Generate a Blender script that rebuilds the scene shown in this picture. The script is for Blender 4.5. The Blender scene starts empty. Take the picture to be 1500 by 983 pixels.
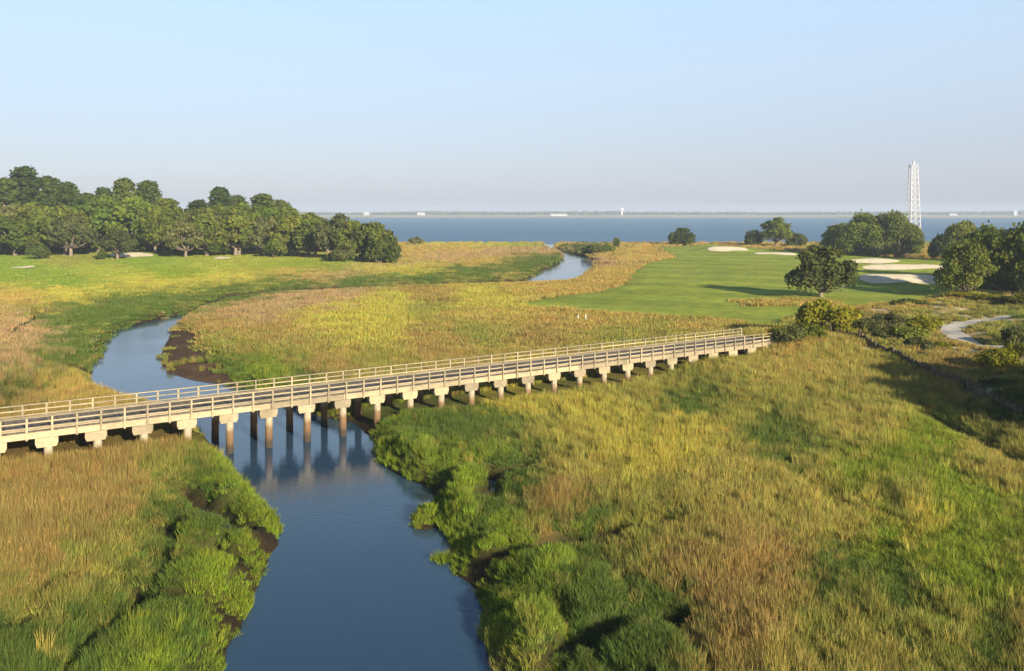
import bpy, math, random
import numpy as np
from mathutils import Vector, Matrix

S = bpy.context.scene
C = S.collection
PI = math.pi
FPX, HC, YH = 1250.0, 19.5, 310.0          # focal length in photo pixels, camera height over the water, horizon row
rng = np.random.default_rng(11)
random.seed(5)

def at(px, py, z=1.0):                     # photo pixel -> point of the level plane at height z
    Y = FPX * (HC - z) / (py - YH)
    return ((px - 750.0) / FPX * Y, Y)

def atY(px, Y):
    return ((px - 750.0) / FPX * Y, Y)

# ------------------------------------------------------------------ bookkeeping
def tag(o, label=None, cat=None, group=None, kind=None):
    if label: o['label'] = label
    if cat: o['category'] = cat
    if group: o['group'] = group
    if kind: o['kind'] = kind
    return o

def empty(name, loc, rz=0.0):
    o = bpy.data.objects.new(name, None)
    C.objects.link(o)
    o.location = loc
    o.rotation_euler = (0, 0, rz)
    o.empty_display_size = 0.5
    return o

def link(name, me, mat, parent=None):
    o = bpy.data.objects.new(name, me)
    C.objects.link(o)
    if mat is not None and not me.materials:
        me.materials.append(mat)
    if parent is not None:
        o.parent = parent
    return o

def np_mesh(name, V, F, smooth=False):
    """V (n,3), F (m,k) numpy -> mesh"""
    me = bpy.data.meshes.new(name)
    V = np.asarray(V, dtype=np.float32); F = np.asarray(F, dtype=np.int32)
    n, k = F.shape
    me.vertices.add(len(V)); me.vertices.foreach_set('co', V.ravel())
    me.loops.add(n * k); me.loops.foreach_set('vertex_index', F.ravel())
    me.polygons.add(n)
    me.polygons.foreach_set('loop_start', np.arange(0, n * k, k, dtype=np.int32))
    me.polygons.foreach_set('loop_total', np.full(n, k, dtype=np.int32))
    me.polygons.foreach_set('use_smooth', np.full(n, smooth, dtype=bool))
    me.update(calc_edges=True)
    return me

def vcol(me, name, arr):
    a = me.attributes.new(name, 'FLOAT_COLOR', 'POINT')
    arr = np.concatenate([arr, np.ones((len(arr), 1))], 1).astype(np.float32)
    a.data.foreach_set('color', arr.ravel())

def vflt(me, name, arr):
    a = me.attributes.new(name, 'FLOAT', 'POINT')
    a.data.foreach_set('value', np.asarray(arr, dtype=np.float32))

class MB:                                   # collects boxes and tubes into one mesh
    def __init__(s): s.v = []; s.f = []; s.r = []
    def box(s, x0, x1, y0, y1, z0, z1, r=None):
        b = len(s.v); r = random.random() if r is None else r
        for z in (z0, z1):
            s.v += [(x0, y0, z), (x1, y0, z), (x1, y1, z), (x0, y1, z)]
        s.r += [r] * 8
        for q in ((0, 3, 2, 1), (4, 5, 6, 7), (0, 1, 5, 4), (1, 2, 6, 5), (2, 3, 7, 6), (3, 0, 4, 7)):
            s.f.append(tuple(b + i for i in q))
        return s
    def bar(s, p, q, w, h=None):            # square bar between two points
        h = h or w
        p, q = Vector(p), Vector(q); d = (q - p).normalized()
        up = Vector((0, 0, 1)) if abs(d.z) < .95 else Vector((1, 0, 0))
        a = d.cross(up).normalized(); c = a.cross(d).normalized()
        b = len(s.v); r = random.random()
        for e in (p, q):
            for i, j in ((-1, -1), (1, -1), (1, 1), (-1, 1)):
                s.v.append(tuple(e + a * (i * w / 2) + c * (j * h / 2)))
        s.r += [r] * 8
        for q_ in ((0, 3, 2, 1), (4, 5, 6, 7), (0, 1, 5, 4), (1, 2, 6, 5), (2, 3, 7, 6), (3, 0, 4, 7)):
            s.f.append(tuple(b + i for i in q_))
        return s
    def tube(s, pts, rad, n=7):
        rings = []; pts = [Vector(p) for p in pts]; rr = random.random()
        for i, p in enumerate(pts):
            d = (pts[min(i + 1, len(pts) - 1)] - pts[max(i - 1, 0)]).normalized()
            up = Vector((0, 0, 1)) if abs(d.z) < .9 else Vector((1, 0, 0))
            a = d.cross(up).normalized(); c = a.cross(d).normalized()
            b = len(s.v)
            for k in range(n):
                t = 2 * PI * k / n
                s.v.append(tuple(p + (a * math.cos(t) + c * math.sin(t)) * rad[i]))
            s.r += [rr] * n
            rings.append(b)
        for i in range(len(rings) - 1):
            for k in range(n):
                a0, b0 = rings[i], rings[i + 1]
                s.f.append((a0 + k, a0 + (k + 1) % n, b0 + (k + 1) % n, b0 + k))
        s.f.append(tuple(rings[0] + k for k in reversed(range(n))))
        s.f.append(tuple(rings[-1] + k for k in range(n)))
        return s
    def mesh(s, name, smooth=False):
        me = bpy.data.meshes.new(name)
        me.from_pydata(s.v, [], s.f)
        if smooth: me.polygons.foreach_set('use_smooth', [True] * len(me.polygons))
        vflt(me, 'rnd', s.r)
        me.update()
        return me
    def build(s, name, mat, parent=None, smooth=False):
        return link(name, s.mesh(name, smooth), mat, parent)

# ------------------------------------------------------------------ noise and distance fields
def vnoise(x, y, seed=0):
    x = np.asarray(x, float); y = np.asarray(y, float)
    ix = np.floor(x).astype(np.int64); iy = np.floor(y).astype(np.int64)
    fx = x - ix; fy = y - iy
    fx = fx * fx * (3 - 2 * fx); fy = fy * fy * (3 - 2 * fy)
    def h(a, b):
        n = (a * 374761393 + b * 668265263 + seed * 1274126177) & 0xffffffff
        n = ((n ^ (n >> 13)) * 1274126177) & 0xffffffff
        return ((n ^ (n >> 16)) & 0xffff) / 65535.0
    return (h(ix, iy) * (1 - fx) + h(ix + 1, iy) * fx) * (1 - fy) + (h(ix, iy + 1) * (1 - fx) + h(ix + 1, iy + 1) * fx) * fy

def fbm(x, y, seed=0, o=3):
    s = 0; a = .5; t = 0
    for i in range(o):
        s = s + a * vnoise(x * 2 ** i, y * 2 ** i, seed + i * 17); t += a; a *= .5
    return s / t

def sd_poly(x, y, P):                       # signed distance, negative inside
    d = np.full(x.shape, 1e18); ins = np.zeros(x.shape, bool); n = len(P)
    for i in range(n):
        ax, ay = P[i]; bx, by = P[(i + 1) % n]
        ex, ey = bx - ax, by - ay
        wx, wy = x - ax, y - ay
        t = np.clip((wx * ex + wy * ey) / (ex * ex + ey * ey + 1e-12), 0, 1)
        d = np.minimum(d, (wx - ex * t) ** 2 + (wy - ey * t) ** 2)
        c = ((ay > y) != (by > y)) & (x < ex * (y - ay) / (ey + 1e-12 * (ey == 0)) + ax)
        ins ^= c
    d = np.sqrt(d)
    return np.where(ins, -d, d)

def d_line(x, y, P):
    d = np.full(x.shape, 1e18)
    for i in range(len(P) - 1):
        ax, ay = P[i]; bx, by = P[i + 1]
        ex, ey = bx - ax, by - ay
        wx, wy = x - ax, y - ay
        t = np.clip((wx * ex + wy * ey) / (ex * ex + ey * ey + 1e-12), 0, 1)
        d = np.minimum(d, (wx - ex * t) ** 2 + (wy - ey * t) ** 2)
    return np.sqrt(d)

def sstep(a, b, x):
    t = np.clip((x - a) / (b - a), 0, 1)
    return t * t * (3 - 2 * t)

# ------------------------------------------------------------------ the creek, zones and rills (photo pixels -> world)
creek_px = [(300, 1300), (285, 1080), (300, 983), (312, 948), (350, 915), (362, 880), (378, 842), (388, 815), (398, 788), (392, 750), (372, 726),
            (345, 705), (330, 685), (318, 665), (300, 645), (268, 620), (225, 602), (182, 590), (142, 578), (126, 562), (128, 540), (140, 518),
            (152, 497), (168, 482), (200, 473), (250, 462), (290, 454), (300, 447),
            # the narrow winding reach hidden behind the grass
            (330, 434), (400, 427), (520, 421), (640, 416), (720, 412), (768, 410), (797, 394), (818, 384), (824, 376),
            (815, 368), (790, 362), (800, 357), (840, 352), (850, 352), (815, 358), (812, 363), (835, 370), (866, 377), (876, 385), (862, 399), (845, 411), (800, 416),
            (740, 418), (640, 421), (520, 426), (400, 433), (335, 441), (315, 448),
            (290, 458), (270, 470), (255, 486), (244, 505), (240, 522), (241, 533), (252, 544), (285, 553), (335, 560), (400, 578), (450, 602),
            (520, 616), (556, 640), (558, 663), (575, 682), (598, 695), (630, 709), (642, 722), (645, 745), (652, 768), (672, 795), (684, 833),
            (712, 860), (722, 890), (722, 930), (734, 973), (760, 1080), (800, 1300)]
CREEK = [at(px, py, 0.15) for px, py in creek_px]
mud_px = [(225, 530), (228, 512), (240, 492), (262, 480), (290, 490), (312, 512), (330, 538), (348, 560), (285, 562), (240, 552)]
MUD = [at(px, py, 0.5) for px, py in mud_px]
lawn_px = [(-400, 378), (0, 372), (150, 366), (300, 360), (460, 358), (560, 372), (585, 384), (560, 395), (470, 400), (380, 407), (290, 415), (200, 426), (90, 437), (0, 446), (-400, 470)]
LAWN = [at(px, py, 1.3) for px, py in lawn_px]
fair_px = [(960, 362), (1040, 358), (1160, 368), (1250, 374), (1400, 380), (1420, 425), (1330, 447), (1240, 452), (1180, 462), (1160, 476), (1120, 480), (1060, 468), (960, 462), (860, 456), (780, 449),
           (740, 447), (800, 436), (880, 426), (915, 415), (925, 398), (950, 384), (990, 377)]
FAIR = [at(px, py, 1.5) for px, py in fair_px]
dune_px = [(1128, 492), (1150, 470), (1240, 452), (1330, 447), (1420, 425), (1700, 400), (1900, 560), (1560, 640), (1430, 590), (1330, 545), (1235, 520), (1180, 508)]
DUNE = [at(px, py, 1.5) for px, py in dune_px]
rills_px = [
    [(700, 838), (758, 814), (810, 801), (866, 794), (930, 777), (965, 770)],
    [(790, 985), (830, 957), (879, 939), (930, 926), (985, 912)],
    [(708, 728), (716, 715), (728, 693), (775, 685)],
    [(640, 712), (680, 690), (716, 690)],
    [(266, 720), (332, 760), (390, 794)],
    [(207, 768), (236, 775), (250, 790)],
    [(222, 827), (259, 812), (314, 805), (347, 834), (372, 850)],
    [(89, 867), (177, 867), (222, 886), (292, 892), (350, 900)],
    [(60, 925), (100, 935), (130, 925)],
    [(1217, 732), (1251, 762), (1235, 790)],
    [(1200, 800), (1290, 812), (1340, 800)],
    [(10, 497), (57, 460), (127, 452), (173, 437), (300, 433)],
    [(0, 575), (40, 572), (70, 585), (160, 566)],
    [(0, 545), (70, 540), (135, 542)],
    [(620, 448), (720, 440), (860, 432)],
    [(1360, 610), (1420, 640), (1500, 690)],
]
RILLS = [[at(px, py, 0.6) for px, py in r] for r in rills_px]
RS = [.85, .75, .8, .9, .95, .8, .9, .9, .7, .45, .4, .9, .9, .8, .7, .6]       # how deep each rill is cut

# bridge line (near rail)
BA = Vector((-36.1, 60.2)); BB = Vector((31.6, 104.0))
BD = (BB - BA).normalized(); BN = Vector((-BD.y, BD.x)); BL = (BB - BA).length
BW = 4.7

# sand bunkers: centre px,py, half-width m, depth m, rise m
bunkers = [(1067, 369, 9.0, 10, 2.1), (1136, 374, 8.5, 6, 1.0), (192, 376, 9.0, 8, 1.5), (326, 379, 3.2, 5, .9), (33, 392, 3.2, 4, .5), (1280, 386, 9.5, 7, 1.3), (1330, 396, 14.0, 7, 1.4), (1325, 416, 10.5, 10, 1.9)]
BUNK = [(at(px, py, 1.6), a, d, r) for px, py, a, d, r in bunkers]

lobes_px = [(600, 668, 40), (682, 706, 36), (668, 752, 30), (722, 815, 36), (790, 842, 50), (772, 935, 52), (860, 880, 50), (960, 965, 60), (385, 772, 24), (362, 828, 26), (305, 858, 62), (215, 948, 78), (300, 775, 36), (340, 722, 22), (120, 900, 60), (40, 960, 60)]
LOBES = [(at(px, py, .9), 1.15 * r / (py - YH) * (HC - .9)) for px, py, r in lobes_px]
def lobe_field(x, y):
    dm = np.zeros(x.shape); rg = np.zeros(x.shape)
    wx = x + (fbm(x * .4, y * .4, 63) - .5) * 1.6; wy = y + (fbm(x * .4, y * .4, 64) - .5) * 2.2
    for (c, r) in LOBES:
        dn = np.hypot(wx - c[0], (wy - c[1]) / 1.5) / r
        dm = np.maximum(dm, np.sqrt(np.clip(1 - dn * dn, 0, 1)))
        rg = np.maximum(rg, np.exp(-((dn - 1.12) / .13) ** 2))
    return dm, rg * (dm < .35)

def height(x, y):
    n = fbm(x * .22, y * .22, 3) - .5
    n2 = fbm(x * .9, y * .9, 9, 2) - .5
    wob = (fbm(x * .24, y * .24, 21) - .5) * 3.4 * np.where(y > 108, .45, 1.0)
    sw = sd_poly(x, y, CREEK) + wob * sstep(.0, 3, np.abs(sd_poly(x, y, CREEK)) + .6)
    z = 1.0 + .35 * n + .15 * n2
    lawn = sd_poly(x, y, LAWN); fair = sd_poly(x, y, FAIR); dune = sd_poly(x, y, DUNE)
    z = z + .5 * sstep(6, -6, lawn) + .7 * sstep(5, -5, fair) + (1.1 + 1.2 * n) * sstep(4, -6, dune)
    uu = (x - BA.x) * BD.x + (y - BA.y) * BD.y; vv = (x - BA.x) * BN.x + (y - BA.y) * BN.y
    ac = np.abs(vv - BW / 2)
    z = z + 1.25 * sstep(58, 70, uu) * sstep(18, 4, ac) * (uu < BL + 14) + .40 * sstep(17, 10, uu) * sstep(10, 3, ac)
    z = z + .9 * (fbm(x * .33, y * .33, 15, 2) - .5) * sstep(9, 3, sw) * (y < 112)
    dm, rg = lobe_field(x, y)
    z = z + .58 * dm - .38 * rg
    # the bank that carries the right end of the bridge
    e = BB + BN * (BW / 2) + BD * 5.5
    de = np.hypot(x - e.x, y - e.y)
    z = z + np.clip(3.35 - z, 0, 9) * sstep(11, 4.5, de)
    isl = at(626, 757, .15); isd = np.hypot((x - isl[0]) * 1.5, (y - isl[1]) * .75); sw = np.maximum(sw, 1.15 - isd)   # a tuft standing in the water
    # rills
    rl = np.full(x.shape, 1e9)
    for r, q in zip(RILLS, RS): rl = np.minimum(rl, d_line(x, y, r) + (fbm(x * .5, y * .5, 31, 2) - .5) * 1.2 + (1 - q) * 1.6)
    w = 1.0 * np.clip(y / 55, .8, 1.5)
    z = z - 1.15 * np.exp(-(np.clip(rl, 0, 99) / w) ** 2) * sstep(0, 2, sw)
    # mud bank
    md = sd_poly(x, y, MUD)
    z = np.where(md < 2, z - .65 * sstep(2, -1.5, md), z)
    # creek
    zc = -1.2 + 1.5 * sstep(-1.8, .25, sw)
    k = sstep(.0, 1.3, sw)
    z = zc * (1 - k) + np.maximum(z, -.25) * k
    for (c, a, d, r) in BUNK:
        t = (y - (c[1] - d / 2)) / d
        pr = sstep(0, 1, t) * (1 - sstep(1.0, 3.2, t))
        z = z + r * pr * np.exp(-((x - c[0]) / (1.25 * a)) ** 4)
    # shore of the bay
    sh = 516 + 14 * (fbm(x * .012, x * 0 + 3, 77) - .5)
    z = z * (1 - sstep(sh - 14, sh + 4, y)) - 2.0 * sstep(sh - 4, sh + 10, y)
    return z, sw, rl, lawn, fair, dune, md

# ------------------------------------------------------------------ colour of the vegetation: patches of kinds of grass
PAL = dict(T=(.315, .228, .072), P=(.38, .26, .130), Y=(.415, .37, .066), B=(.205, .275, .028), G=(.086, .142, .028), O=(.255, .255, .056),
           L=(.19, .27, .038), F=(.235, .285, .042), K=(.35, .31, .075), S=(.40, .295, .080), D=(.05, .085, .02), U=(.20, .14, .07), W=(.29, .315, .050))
pts_px = """T 0 660|T 120 670|T 230 650|T 60 740|T 160 730|O 260 690|G 300 700|B 335 690|G 320 760|B 370 760|G 260 760|O 190 800|T 60 820|O 120 850|G 230 840|B 300 840|B 340 870|G 200 900|G 250 940|O 60 900|G 20 960|G 130 950|B 230 970|T 40 700
G 600 640|B 575 660|G 680 620|G 740 640|B 680 700|B 650 740|G 720 740|G 770 700|O 780 640|Y 860 610|Y 900 650|K 840 700|T 820 740|Y 960 680|Y 1010 660|O 900 580|G 1010 590|O 1080 610|G 1130 640|K 1060 700|K 1120 740|K 1180 700|O 960 740|G 850 770|B 720 800|G 780 850|B 800 830|G 880 870|B 760 900|O 740 950|G 940 960|G 880 960|K 1000 800|T 1060 860|T 1110 930|K 1150 980|T 1000 830|T 1130 830|O 960 800|G 980 890|B 1250 690|B 1310 680|B 1380 720|B 1450 740|G 1180 660|K 1230 620|K 1180 560|O 1250 600|K 1280 640|B 1350 640|K 1450 670|K 1490 700|O 1320 740|K 1230 760|B 1300 800|B 1400 820|Y 1350 770|G 1220 850|G 1320 870|O 1200 920|O 1300 940|B 1440 880|G 1460 960|K 1260 980|O 1390 940|K 1500 960
O 1000 560|K 920 560|Y 760 580|O 830 570|K 1100 530|S 1170 530|K 1220 545|K 1290 565|O 1330 580|O 1180 590
T 330 480|P 360 465|O 320 500|G 350 540|B 380 545|G 440 548|O 420 520|T 480 535|T 400 495|Y 480 470|Y 560 465|Y 560 500|T 640 500|O 700 490|T 640 520|O 560 530|Y 560 445|P 430 445|P 500 430|T 640 432|Y 700 432|O 640 455|Y 720 450|S 800 462|S 700 462|S 900 468|S 1000 475|O 900 490|T 800 490|O 980 482|S 860 478
G 340 432|G 420 420|G 520 415|G 620 408|G 700 398|G 760 390|G 800 382|P 480 402|P 560 390|P 640 378|P 720 370|S 600 372|Y 600 395|S 700 385|S 660 365|P 780 366
S 790 412|S 860 408|S 900 395|S 880 418|S 820 420|P 870 385|S 920 378|S 960 370|S 900 368|D 870 368|D 850 362|S 820 358|Y 700 357|W 760 360|S 940 362
P 10 480|P 40 495|P 40 510|G 100 470|G 160 455|G 230 445|G 90 500|G 120 525|G 60 525|P 20 535|O 90 552|S 90 570|T 50 580|S 130 575|D 10 580|G 30 545
L 30 405|W 150 400|B 250 400|W 330 395|B 420 390|L 520 385|Y 330 407|Y 220 417|Y 100 430|S 20 440|L 100 415|L 0 385|O 120 383|L 200 383|W 380 385|B 480 395|Y 560 392|S 440 400
O 1250 480|T 1280 470|S 1340 460|O 1320 490|O 1370 470|T 1240 500|O 1180 490|O 1330 510|T 1400 510|O 1450 500|G 1500 500|S 1260 450|T 1430 545|O 1500 560|D 1480 600|T 1390 560
S 1150 444|S 1330 385|S 1390 375|O 1250 365|S 1110 362"""
CP = []
for tok in pts_px.replace('\n', '|').split('|'):
    k, a, b = tok.split(); CP.append((k, float(a), float(b)))
CPC = np.array([PAL[k] for k, a, b in CP]); CPX = np.array([a for k, a, b in CP]); CPY = np.array([b for k, a, b in CP])

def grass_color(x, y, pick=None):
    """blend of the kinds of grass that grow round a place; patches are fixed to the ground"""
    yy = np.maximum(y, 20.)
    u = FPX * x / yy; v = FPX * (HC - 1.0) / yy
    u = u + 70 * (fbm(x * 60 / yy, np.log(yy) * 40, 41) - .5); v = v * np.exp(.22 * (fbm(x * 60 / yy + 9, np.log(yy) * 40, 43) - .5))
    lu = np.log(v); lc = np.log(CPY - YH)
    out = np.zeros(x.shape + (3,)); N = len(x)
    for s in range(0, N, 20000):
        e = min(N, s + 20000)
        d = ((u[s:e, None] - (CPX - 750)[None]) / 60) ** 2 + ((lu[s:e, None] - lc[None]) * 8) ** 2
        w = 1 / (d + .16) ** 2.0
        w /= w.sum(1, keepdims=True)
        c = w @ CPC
        if pick is not None:
            cw = np.cumsum(w, 1); r = pick.random(e - s)
            i = np.minimum((cw < r[:, None]).sum(1), len(CPC) - 1)
            c = .55 * c + .45 * CPC[i]
        out[s:e] = c
    return out

# ------------------------------------------------------------------ materials
def new_mat(name):
    m = bpy.data.materials.new(name); m.use_nodes = True
    nt = m.node_tree; nt.nodes.clear()
    return m, nt
def N(nt, t, **kw):
    n = nt.nodes.new(t)
    for k, v in kw.items(): setattr(n, k, v)
    return n
def mixc(nt, fac, a, b, blend='MIX'):
    m = N(nt, 'ShaderNodeMix', data_type='RGBA', blend_type=blend)
    for sock, v in ((m.inputs[0], fac), (m.inputs[6], a), (m.inputs[7], b)):
        if hasattr(v, 'is_linked') or hasattr(v, 'links'): nt.links.new(v, sock)
        elif isinstance(v, tuple): sock.default_value = (*v, 1) if len(v) == 3 else v
        else: sock.default_value = v
    return m.outputs[2]
def math_(nt, op, a, b=None, c=None):
    m = N(nt, 'ShaderNodeMath', operation=op)
    for i, v in enumerate((a, b, c)):
        if v is None: continue
        if hasattr(v, 'links'): nt.links.new(v, m.inputs[i])
        else: m.inputs[i].default_value = v
    return m.outputs[0]
def noise(nt, vec, scale, detail=3, rough=.55):
    n = N(nt, 'ShaderNodeTexNoise'); n.inputs['Scale'].default_value = scale; n.inputs['Detail'].default_value = detail; n.inputs['Roughness'].default_value = rough
    if vec is not None: nt.links.new(vec, n.inputs['Vector'])
    return n.outputs[0]
def ramp(nt, fac, stops):
    r = N(nt, 'ShaderNodeValToRGB'); nt.links.new(fac, r.inputs[0])
    while len(r.color_ramp.elements) < len(stops): r.color_ramp.elements.new(.5)
    for e, (p, c) in zip(r.color_ramp.elements, stops): e.position = p; e.color = (*c, 1)
    return r.outputs[0]
def mapr(nt, v, a, b, c, d):
    m = N(nt, 'ShaderNodeMapRange'); nt.links.new(v, m.inputs[0])
    for i, t in enumerate((a, b, c, d)): m.inputs[1 + i].default_value = t
    return m.outputs[0]
def principled(nt, color, rough=.8, spec=.3, normal=None):
    p = N(nt, 'ShaderNodeBsdfPrincipled'); o = N(nt, 'ShaderNodeOutputMaterial')
    if hasattr(color, 'links'): nt.links.new(color, p.inputs['Base Color'])
    else: p.inputs['Base Color'].default_value = (*color, 1)
    if hasattr(rough, 'links'): nt.links.new(rough, p.inputs['Roughness'])
    else: p.inputs['Roughness'].default_value = rough
    p.inputs['Specular IOR Level'].default_value = spec
    if normal is not None: nt.links.new(normal, p.inputs['Normal'])
    nt.links.new(p.outputs[0], o.inputs[0])
    return p
def bump(nt, h, strength, dist):
    b = N(nt, 'ShaderNodeBump'); b.inputs['Strength'].default_value = strength; b.inputs['Distance'].default_value = dist
    nt.links.new(h, b.inputs['Height']); return b.outputs[0]

def leafy(nt, col, trans=.3):
    d = N(nt, 'ShaderNodeBsdfDiffuse'); t = N(nt, 'ShaderNodeBsdfTranslucent'); m = N(nt, 'ShaderNodeMixShader'); o = N(nt, 'ShaderNodeOutputMaterial')
    nt.links.new(col, d.inputs[0]); nt.links.new(col, t.inputs[0])
    m.inputs[0].default_value = trans
    nt.links.new(d.outputs[0], m.inputs[1]); nt.links.new(t.outputs[0], m.inputs[2]); nt.links.new(m.outputs[0], o.inputs[0])

def mat_grass():
    m, nt = new_mat('grass_blades')
    a = N(nt, 'ShaderNodeAttribute', attribute_type='INSTANCER', attribute_name='col')
    r = N(nt, 'ShaderNodeAttribute', attribute_name='rnd'); t = N(nt, 'ShaderNodeAttribute', attribute_name='tip')
    c = mixc(nt, 1.0, a.outputs[0], ramp(nt, r.outputs[2], [(0, (.62, .70, .6)), (.5, (1, 1, 1)), (1, (1.35, 1.22, 1.15))]), 'MULTIPLY')
    straw = mixc(nt, .55, c, (.36, .27, .11))
    f = math_(nt, 'MULTIPLY', math_(nt, 'POWER', t.outputs[2], 2.5), .22)
    c = mixc(nt, f, c, straw)
    leafy(nt, c, .28)
    return m

def mat_leaf(name, base, var=.35, warm=(.20, .17, .03)):
    m, nt = new_mat(name)
    r = N(nt, 'ShaderNodeAttribute', attribute_name='rnd'); oi = N(nt, 'ShaderNodeObjectInfo')
    dark = tuple(v * (1 - var) for v in base); light = tuple(v * (1 + var) for v in base)
    c = ramp(nt, r.outputs[2], [(0, dark), (.55, base), (1, light)])
    tc = N(nt, 'ShaderNodeTexCoord')
    c = mixc(nt, mapr(nt, noise(nt, tc.outputs['Object'], .35, 2), .45, .75, 0, .55), c, warm)
    hs = N(nt, 'ShaderNodeHueSaturation'); nt.links.new(c, hs.inputs['Color'])
    nt.links.new(mapr(nt, oi.outputs['Random'], 0, 1, .78, 1.25), hs.inputs['Value'])
    nt.links.new(mapr(nt, oi.outputs['Random'], 0, 1, .515, .485), hs.inputs['Hue'])
    leafy(nt, hs.outputs[0], .33)
    return m

def mat_bark():
    m, nt = new_mat('bark'); tc = N(nt, 'ShaderNodeTexCoord')
    n = noise(nt, tc.outputs['Object'], 2.5, 4)
    principled(nt, ramp(nt, n, [(.3, (.10, .078, .055)), (.7, (.27, .22, .165))]), .9, .1, bump(nt, n, .6, .05))
    return m

def mat_wood(name, a, b, scale=1.0):
    m, nt = new_mat(name); tc = N(nt, 'ShaderNodeTexCoord'); mp = N(nt, 'ShaderNodeMapping'); mp.inputs['Scale'].default_value = (.6 * scale, 4 * scale, 4 * scale)
    nt.links.new(tc.outputs['Object'], mp.inputs[0])
    n = noise(nt, mp.outputs[0], 3, 5, .65); n2 = noise(nt, tc.outputs['Object'], .45, 3)
    r = N(nt, 'ShaderNodeAttribute', attribute_name='rnd')
    c = ramp(nt, n, [(.3, a), (.7, b)])
    c = mixc(nt, mapr(nt, n2, .5, .72, 0, .55), c, tuple(v * .55 for v in a))
    c = mixc(nt, 1.0, c, ramp(nt, r.outputs[2], [(0, (.62, .62, .64)), (1, (1.15, 1.12, 1.06))]), 'MULTIPLY')
    principled(nt, c, .85, .2, bump(nt, n, .4, .02))
    return m

def mat_pile():
    m, nt = new_mat('tide_stained_pile'); tc = N(nt, 'ShaderNodeTexCoord'); ge = N(nt, 'ShaderNodeNewGeometry')
    sp = N(nt, 'ShaderNodeSeparateXYZ'); nt.links.new(ge.outputs['Position'], sp.inputs[0])
    n = noise(nt, tc.outputs['Object'], 3.0, 4)
    z = math_(nt, 'ADD', sp.outputs[2], mapr(nt, n, 0, 1, -.35, .35))
    c = ramp(nt, mapr(nt, z, -.5, 3.2, 0, 1), [(0, (.035, .030, .022)), (.26, (.045, .036, .024)), (.36, (.15, .085, .038)), (.58, (.22, .135, .065)), (.70, (.42, .35, .23)), (1, (.48, .42, .30))])
    c = mixc(nt, mapr(nt, noise(nt, tc.outputs['Object'], 9, 4), .35, .7, 0, .5), c, tuple((.08, .06, .04)))
    principled(nt, c, .85, .25, bump(nt, n, .6, .04))
    return m

def mat_ground():
    m, nt = new_mat('ground_cover'); a = N(nt, 'ShaderNodeAttribute', attribute_name='col'); tc = N(nt, 'ShaderNodeTexCoord')
    n1 = noise(nt, tc.outputs['Object'], .35, 4, .6); n2 = noise(nt, tc.outputs['Object'], 3.2, 4, .7); n3 = noise(nt, tc.outputs['Object'], .06, 3)
    c = mixc(nt, 1.0, a.outputs[0], ramp(nt, n1, [(.3, (.78, .80, .82)), (.7, (1.18, 1.12, 1.05))]), 'MULTIPLY')
    c = mixc(nt, 1.0, c, ramp(nt, n2, [(.3, (.72, .74, .75)), (.7, (1.25, 1.22, 1.15))]), 'MULTIPLY')
    c = mixc(nt, 1.0, c, ramp(nt, n3, [(.35, (.90, .94, .95)), (.65, (1.10, 1.04, 1.0))]), 'MULTIPLY')
    principled(nt, c, .95, .05, bump(nt, n2, 1.0, .12))
    return m

def mat_sand():
    m, nt = new_mat('pale_sand'); tc = N(nt, 'ShaderNodeTexCoord')
    n = noise(nt, tc.outputs['Object'], .8, 4); n2 = noise(nt, tc.outputs['Object'], 6, 3)
    principled(nt, ramp(nt, n, [(.3, (.50, .42, .28)), (.7, (.66, .57, .40))]), .95, .05, bump(nt, n2, .5, .05))
    return m

def mat_water(name, scale, strength, dist, deep):
    m, nt = new_mat(name); tc = N(nt, 'ShaderNodeTexCoord'); mp = N(nt, 'ShaderNodeMapping'); mp.inputs['Scale'].default_value = (1, 2.2, 1); mp.inputs['Rotation'].default_value = (0, 0, .25)
    nt.links.new(tc.outputs['Object'], mp.inputs[0])
    n = noise(nt, mp.outputs[0], scale, 4, .6)
    big = noise(nt, tc.outputs['Object'], scale * .06, 3)
    h = math_(nt, 'MULTIPLY', n, mapr(nt, big, .35, .65, .45, 1.15))
    p = principled(nt, deep, .05, .5, bump(nt, h, strength, dist))
    p.inputs['IOR'].default_value = 1.33
    return m

def mat_bay():
    m, nt = new_mat('bay_water'); tc = N(nt, 'ShaderNodeTexCoord'); mp = N(nt, 'ShaderNodeMapping'); mp.inputs['Scale'].default_value = (1, 2.5, 1)
    nt.links.new(tc.outputs['Object'], mp.inputs[0])
    n = noise(nt, mp.outputs[0], .12, 5, .65); big = noise(nt, mp.outputs[0], .006, 3)
    p = principled(nt, ramp(nt, big, [(.35, (.060, .130, .205)), (.65, (.082, .165, .245))]), .45, .22, bump(nt, n, .8, 1.2))
    return m
M = dict(grass=mat_grass(), oak=mat_leaf('oak_leaves', (.122, .154, .026)), pine=mat_leaf('pine_needles', (.084, .114, .027), .3, (.10, .115, .03)), bright=mat_leaf('bright_leaves', (.125, .185, .026)),
         dusty=mat_leaf('dusty_leaves', (.108, .122, .038), .35, (.19, .16, .06)), myrtle=mat_leaf('yellow_green_leaves', (.20, .20, .018), .5, (.32, .25, .03)), lone=mat_leaf('olive_brown_leaves', (.105, .122, .034), .45, (.19, .16, .05)), dark=mat_leaf('dark_leaves', (.082, .106, .022), .35, (.09, .095, .024)),
         bark=mat_bark(), wood=mat_wood('bleached_timber', (.27, .22, .135), (.46, .385, .25)), deck=mat_wood('grey_deck_boards', (.13, .11, .09), (.22, .19, .155)),
         bulk=mat_wood('dark_bulkhead_timber', (.07, .055, .04), (.17, .14, .10)), pile=mat_pile(), ground=mat_ground(), sand=mat_sand(),
         creek=mat_water('creek_water', 1.6, .19, .07, (.026, .058, .098)), bay=mat_bay())
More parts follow.
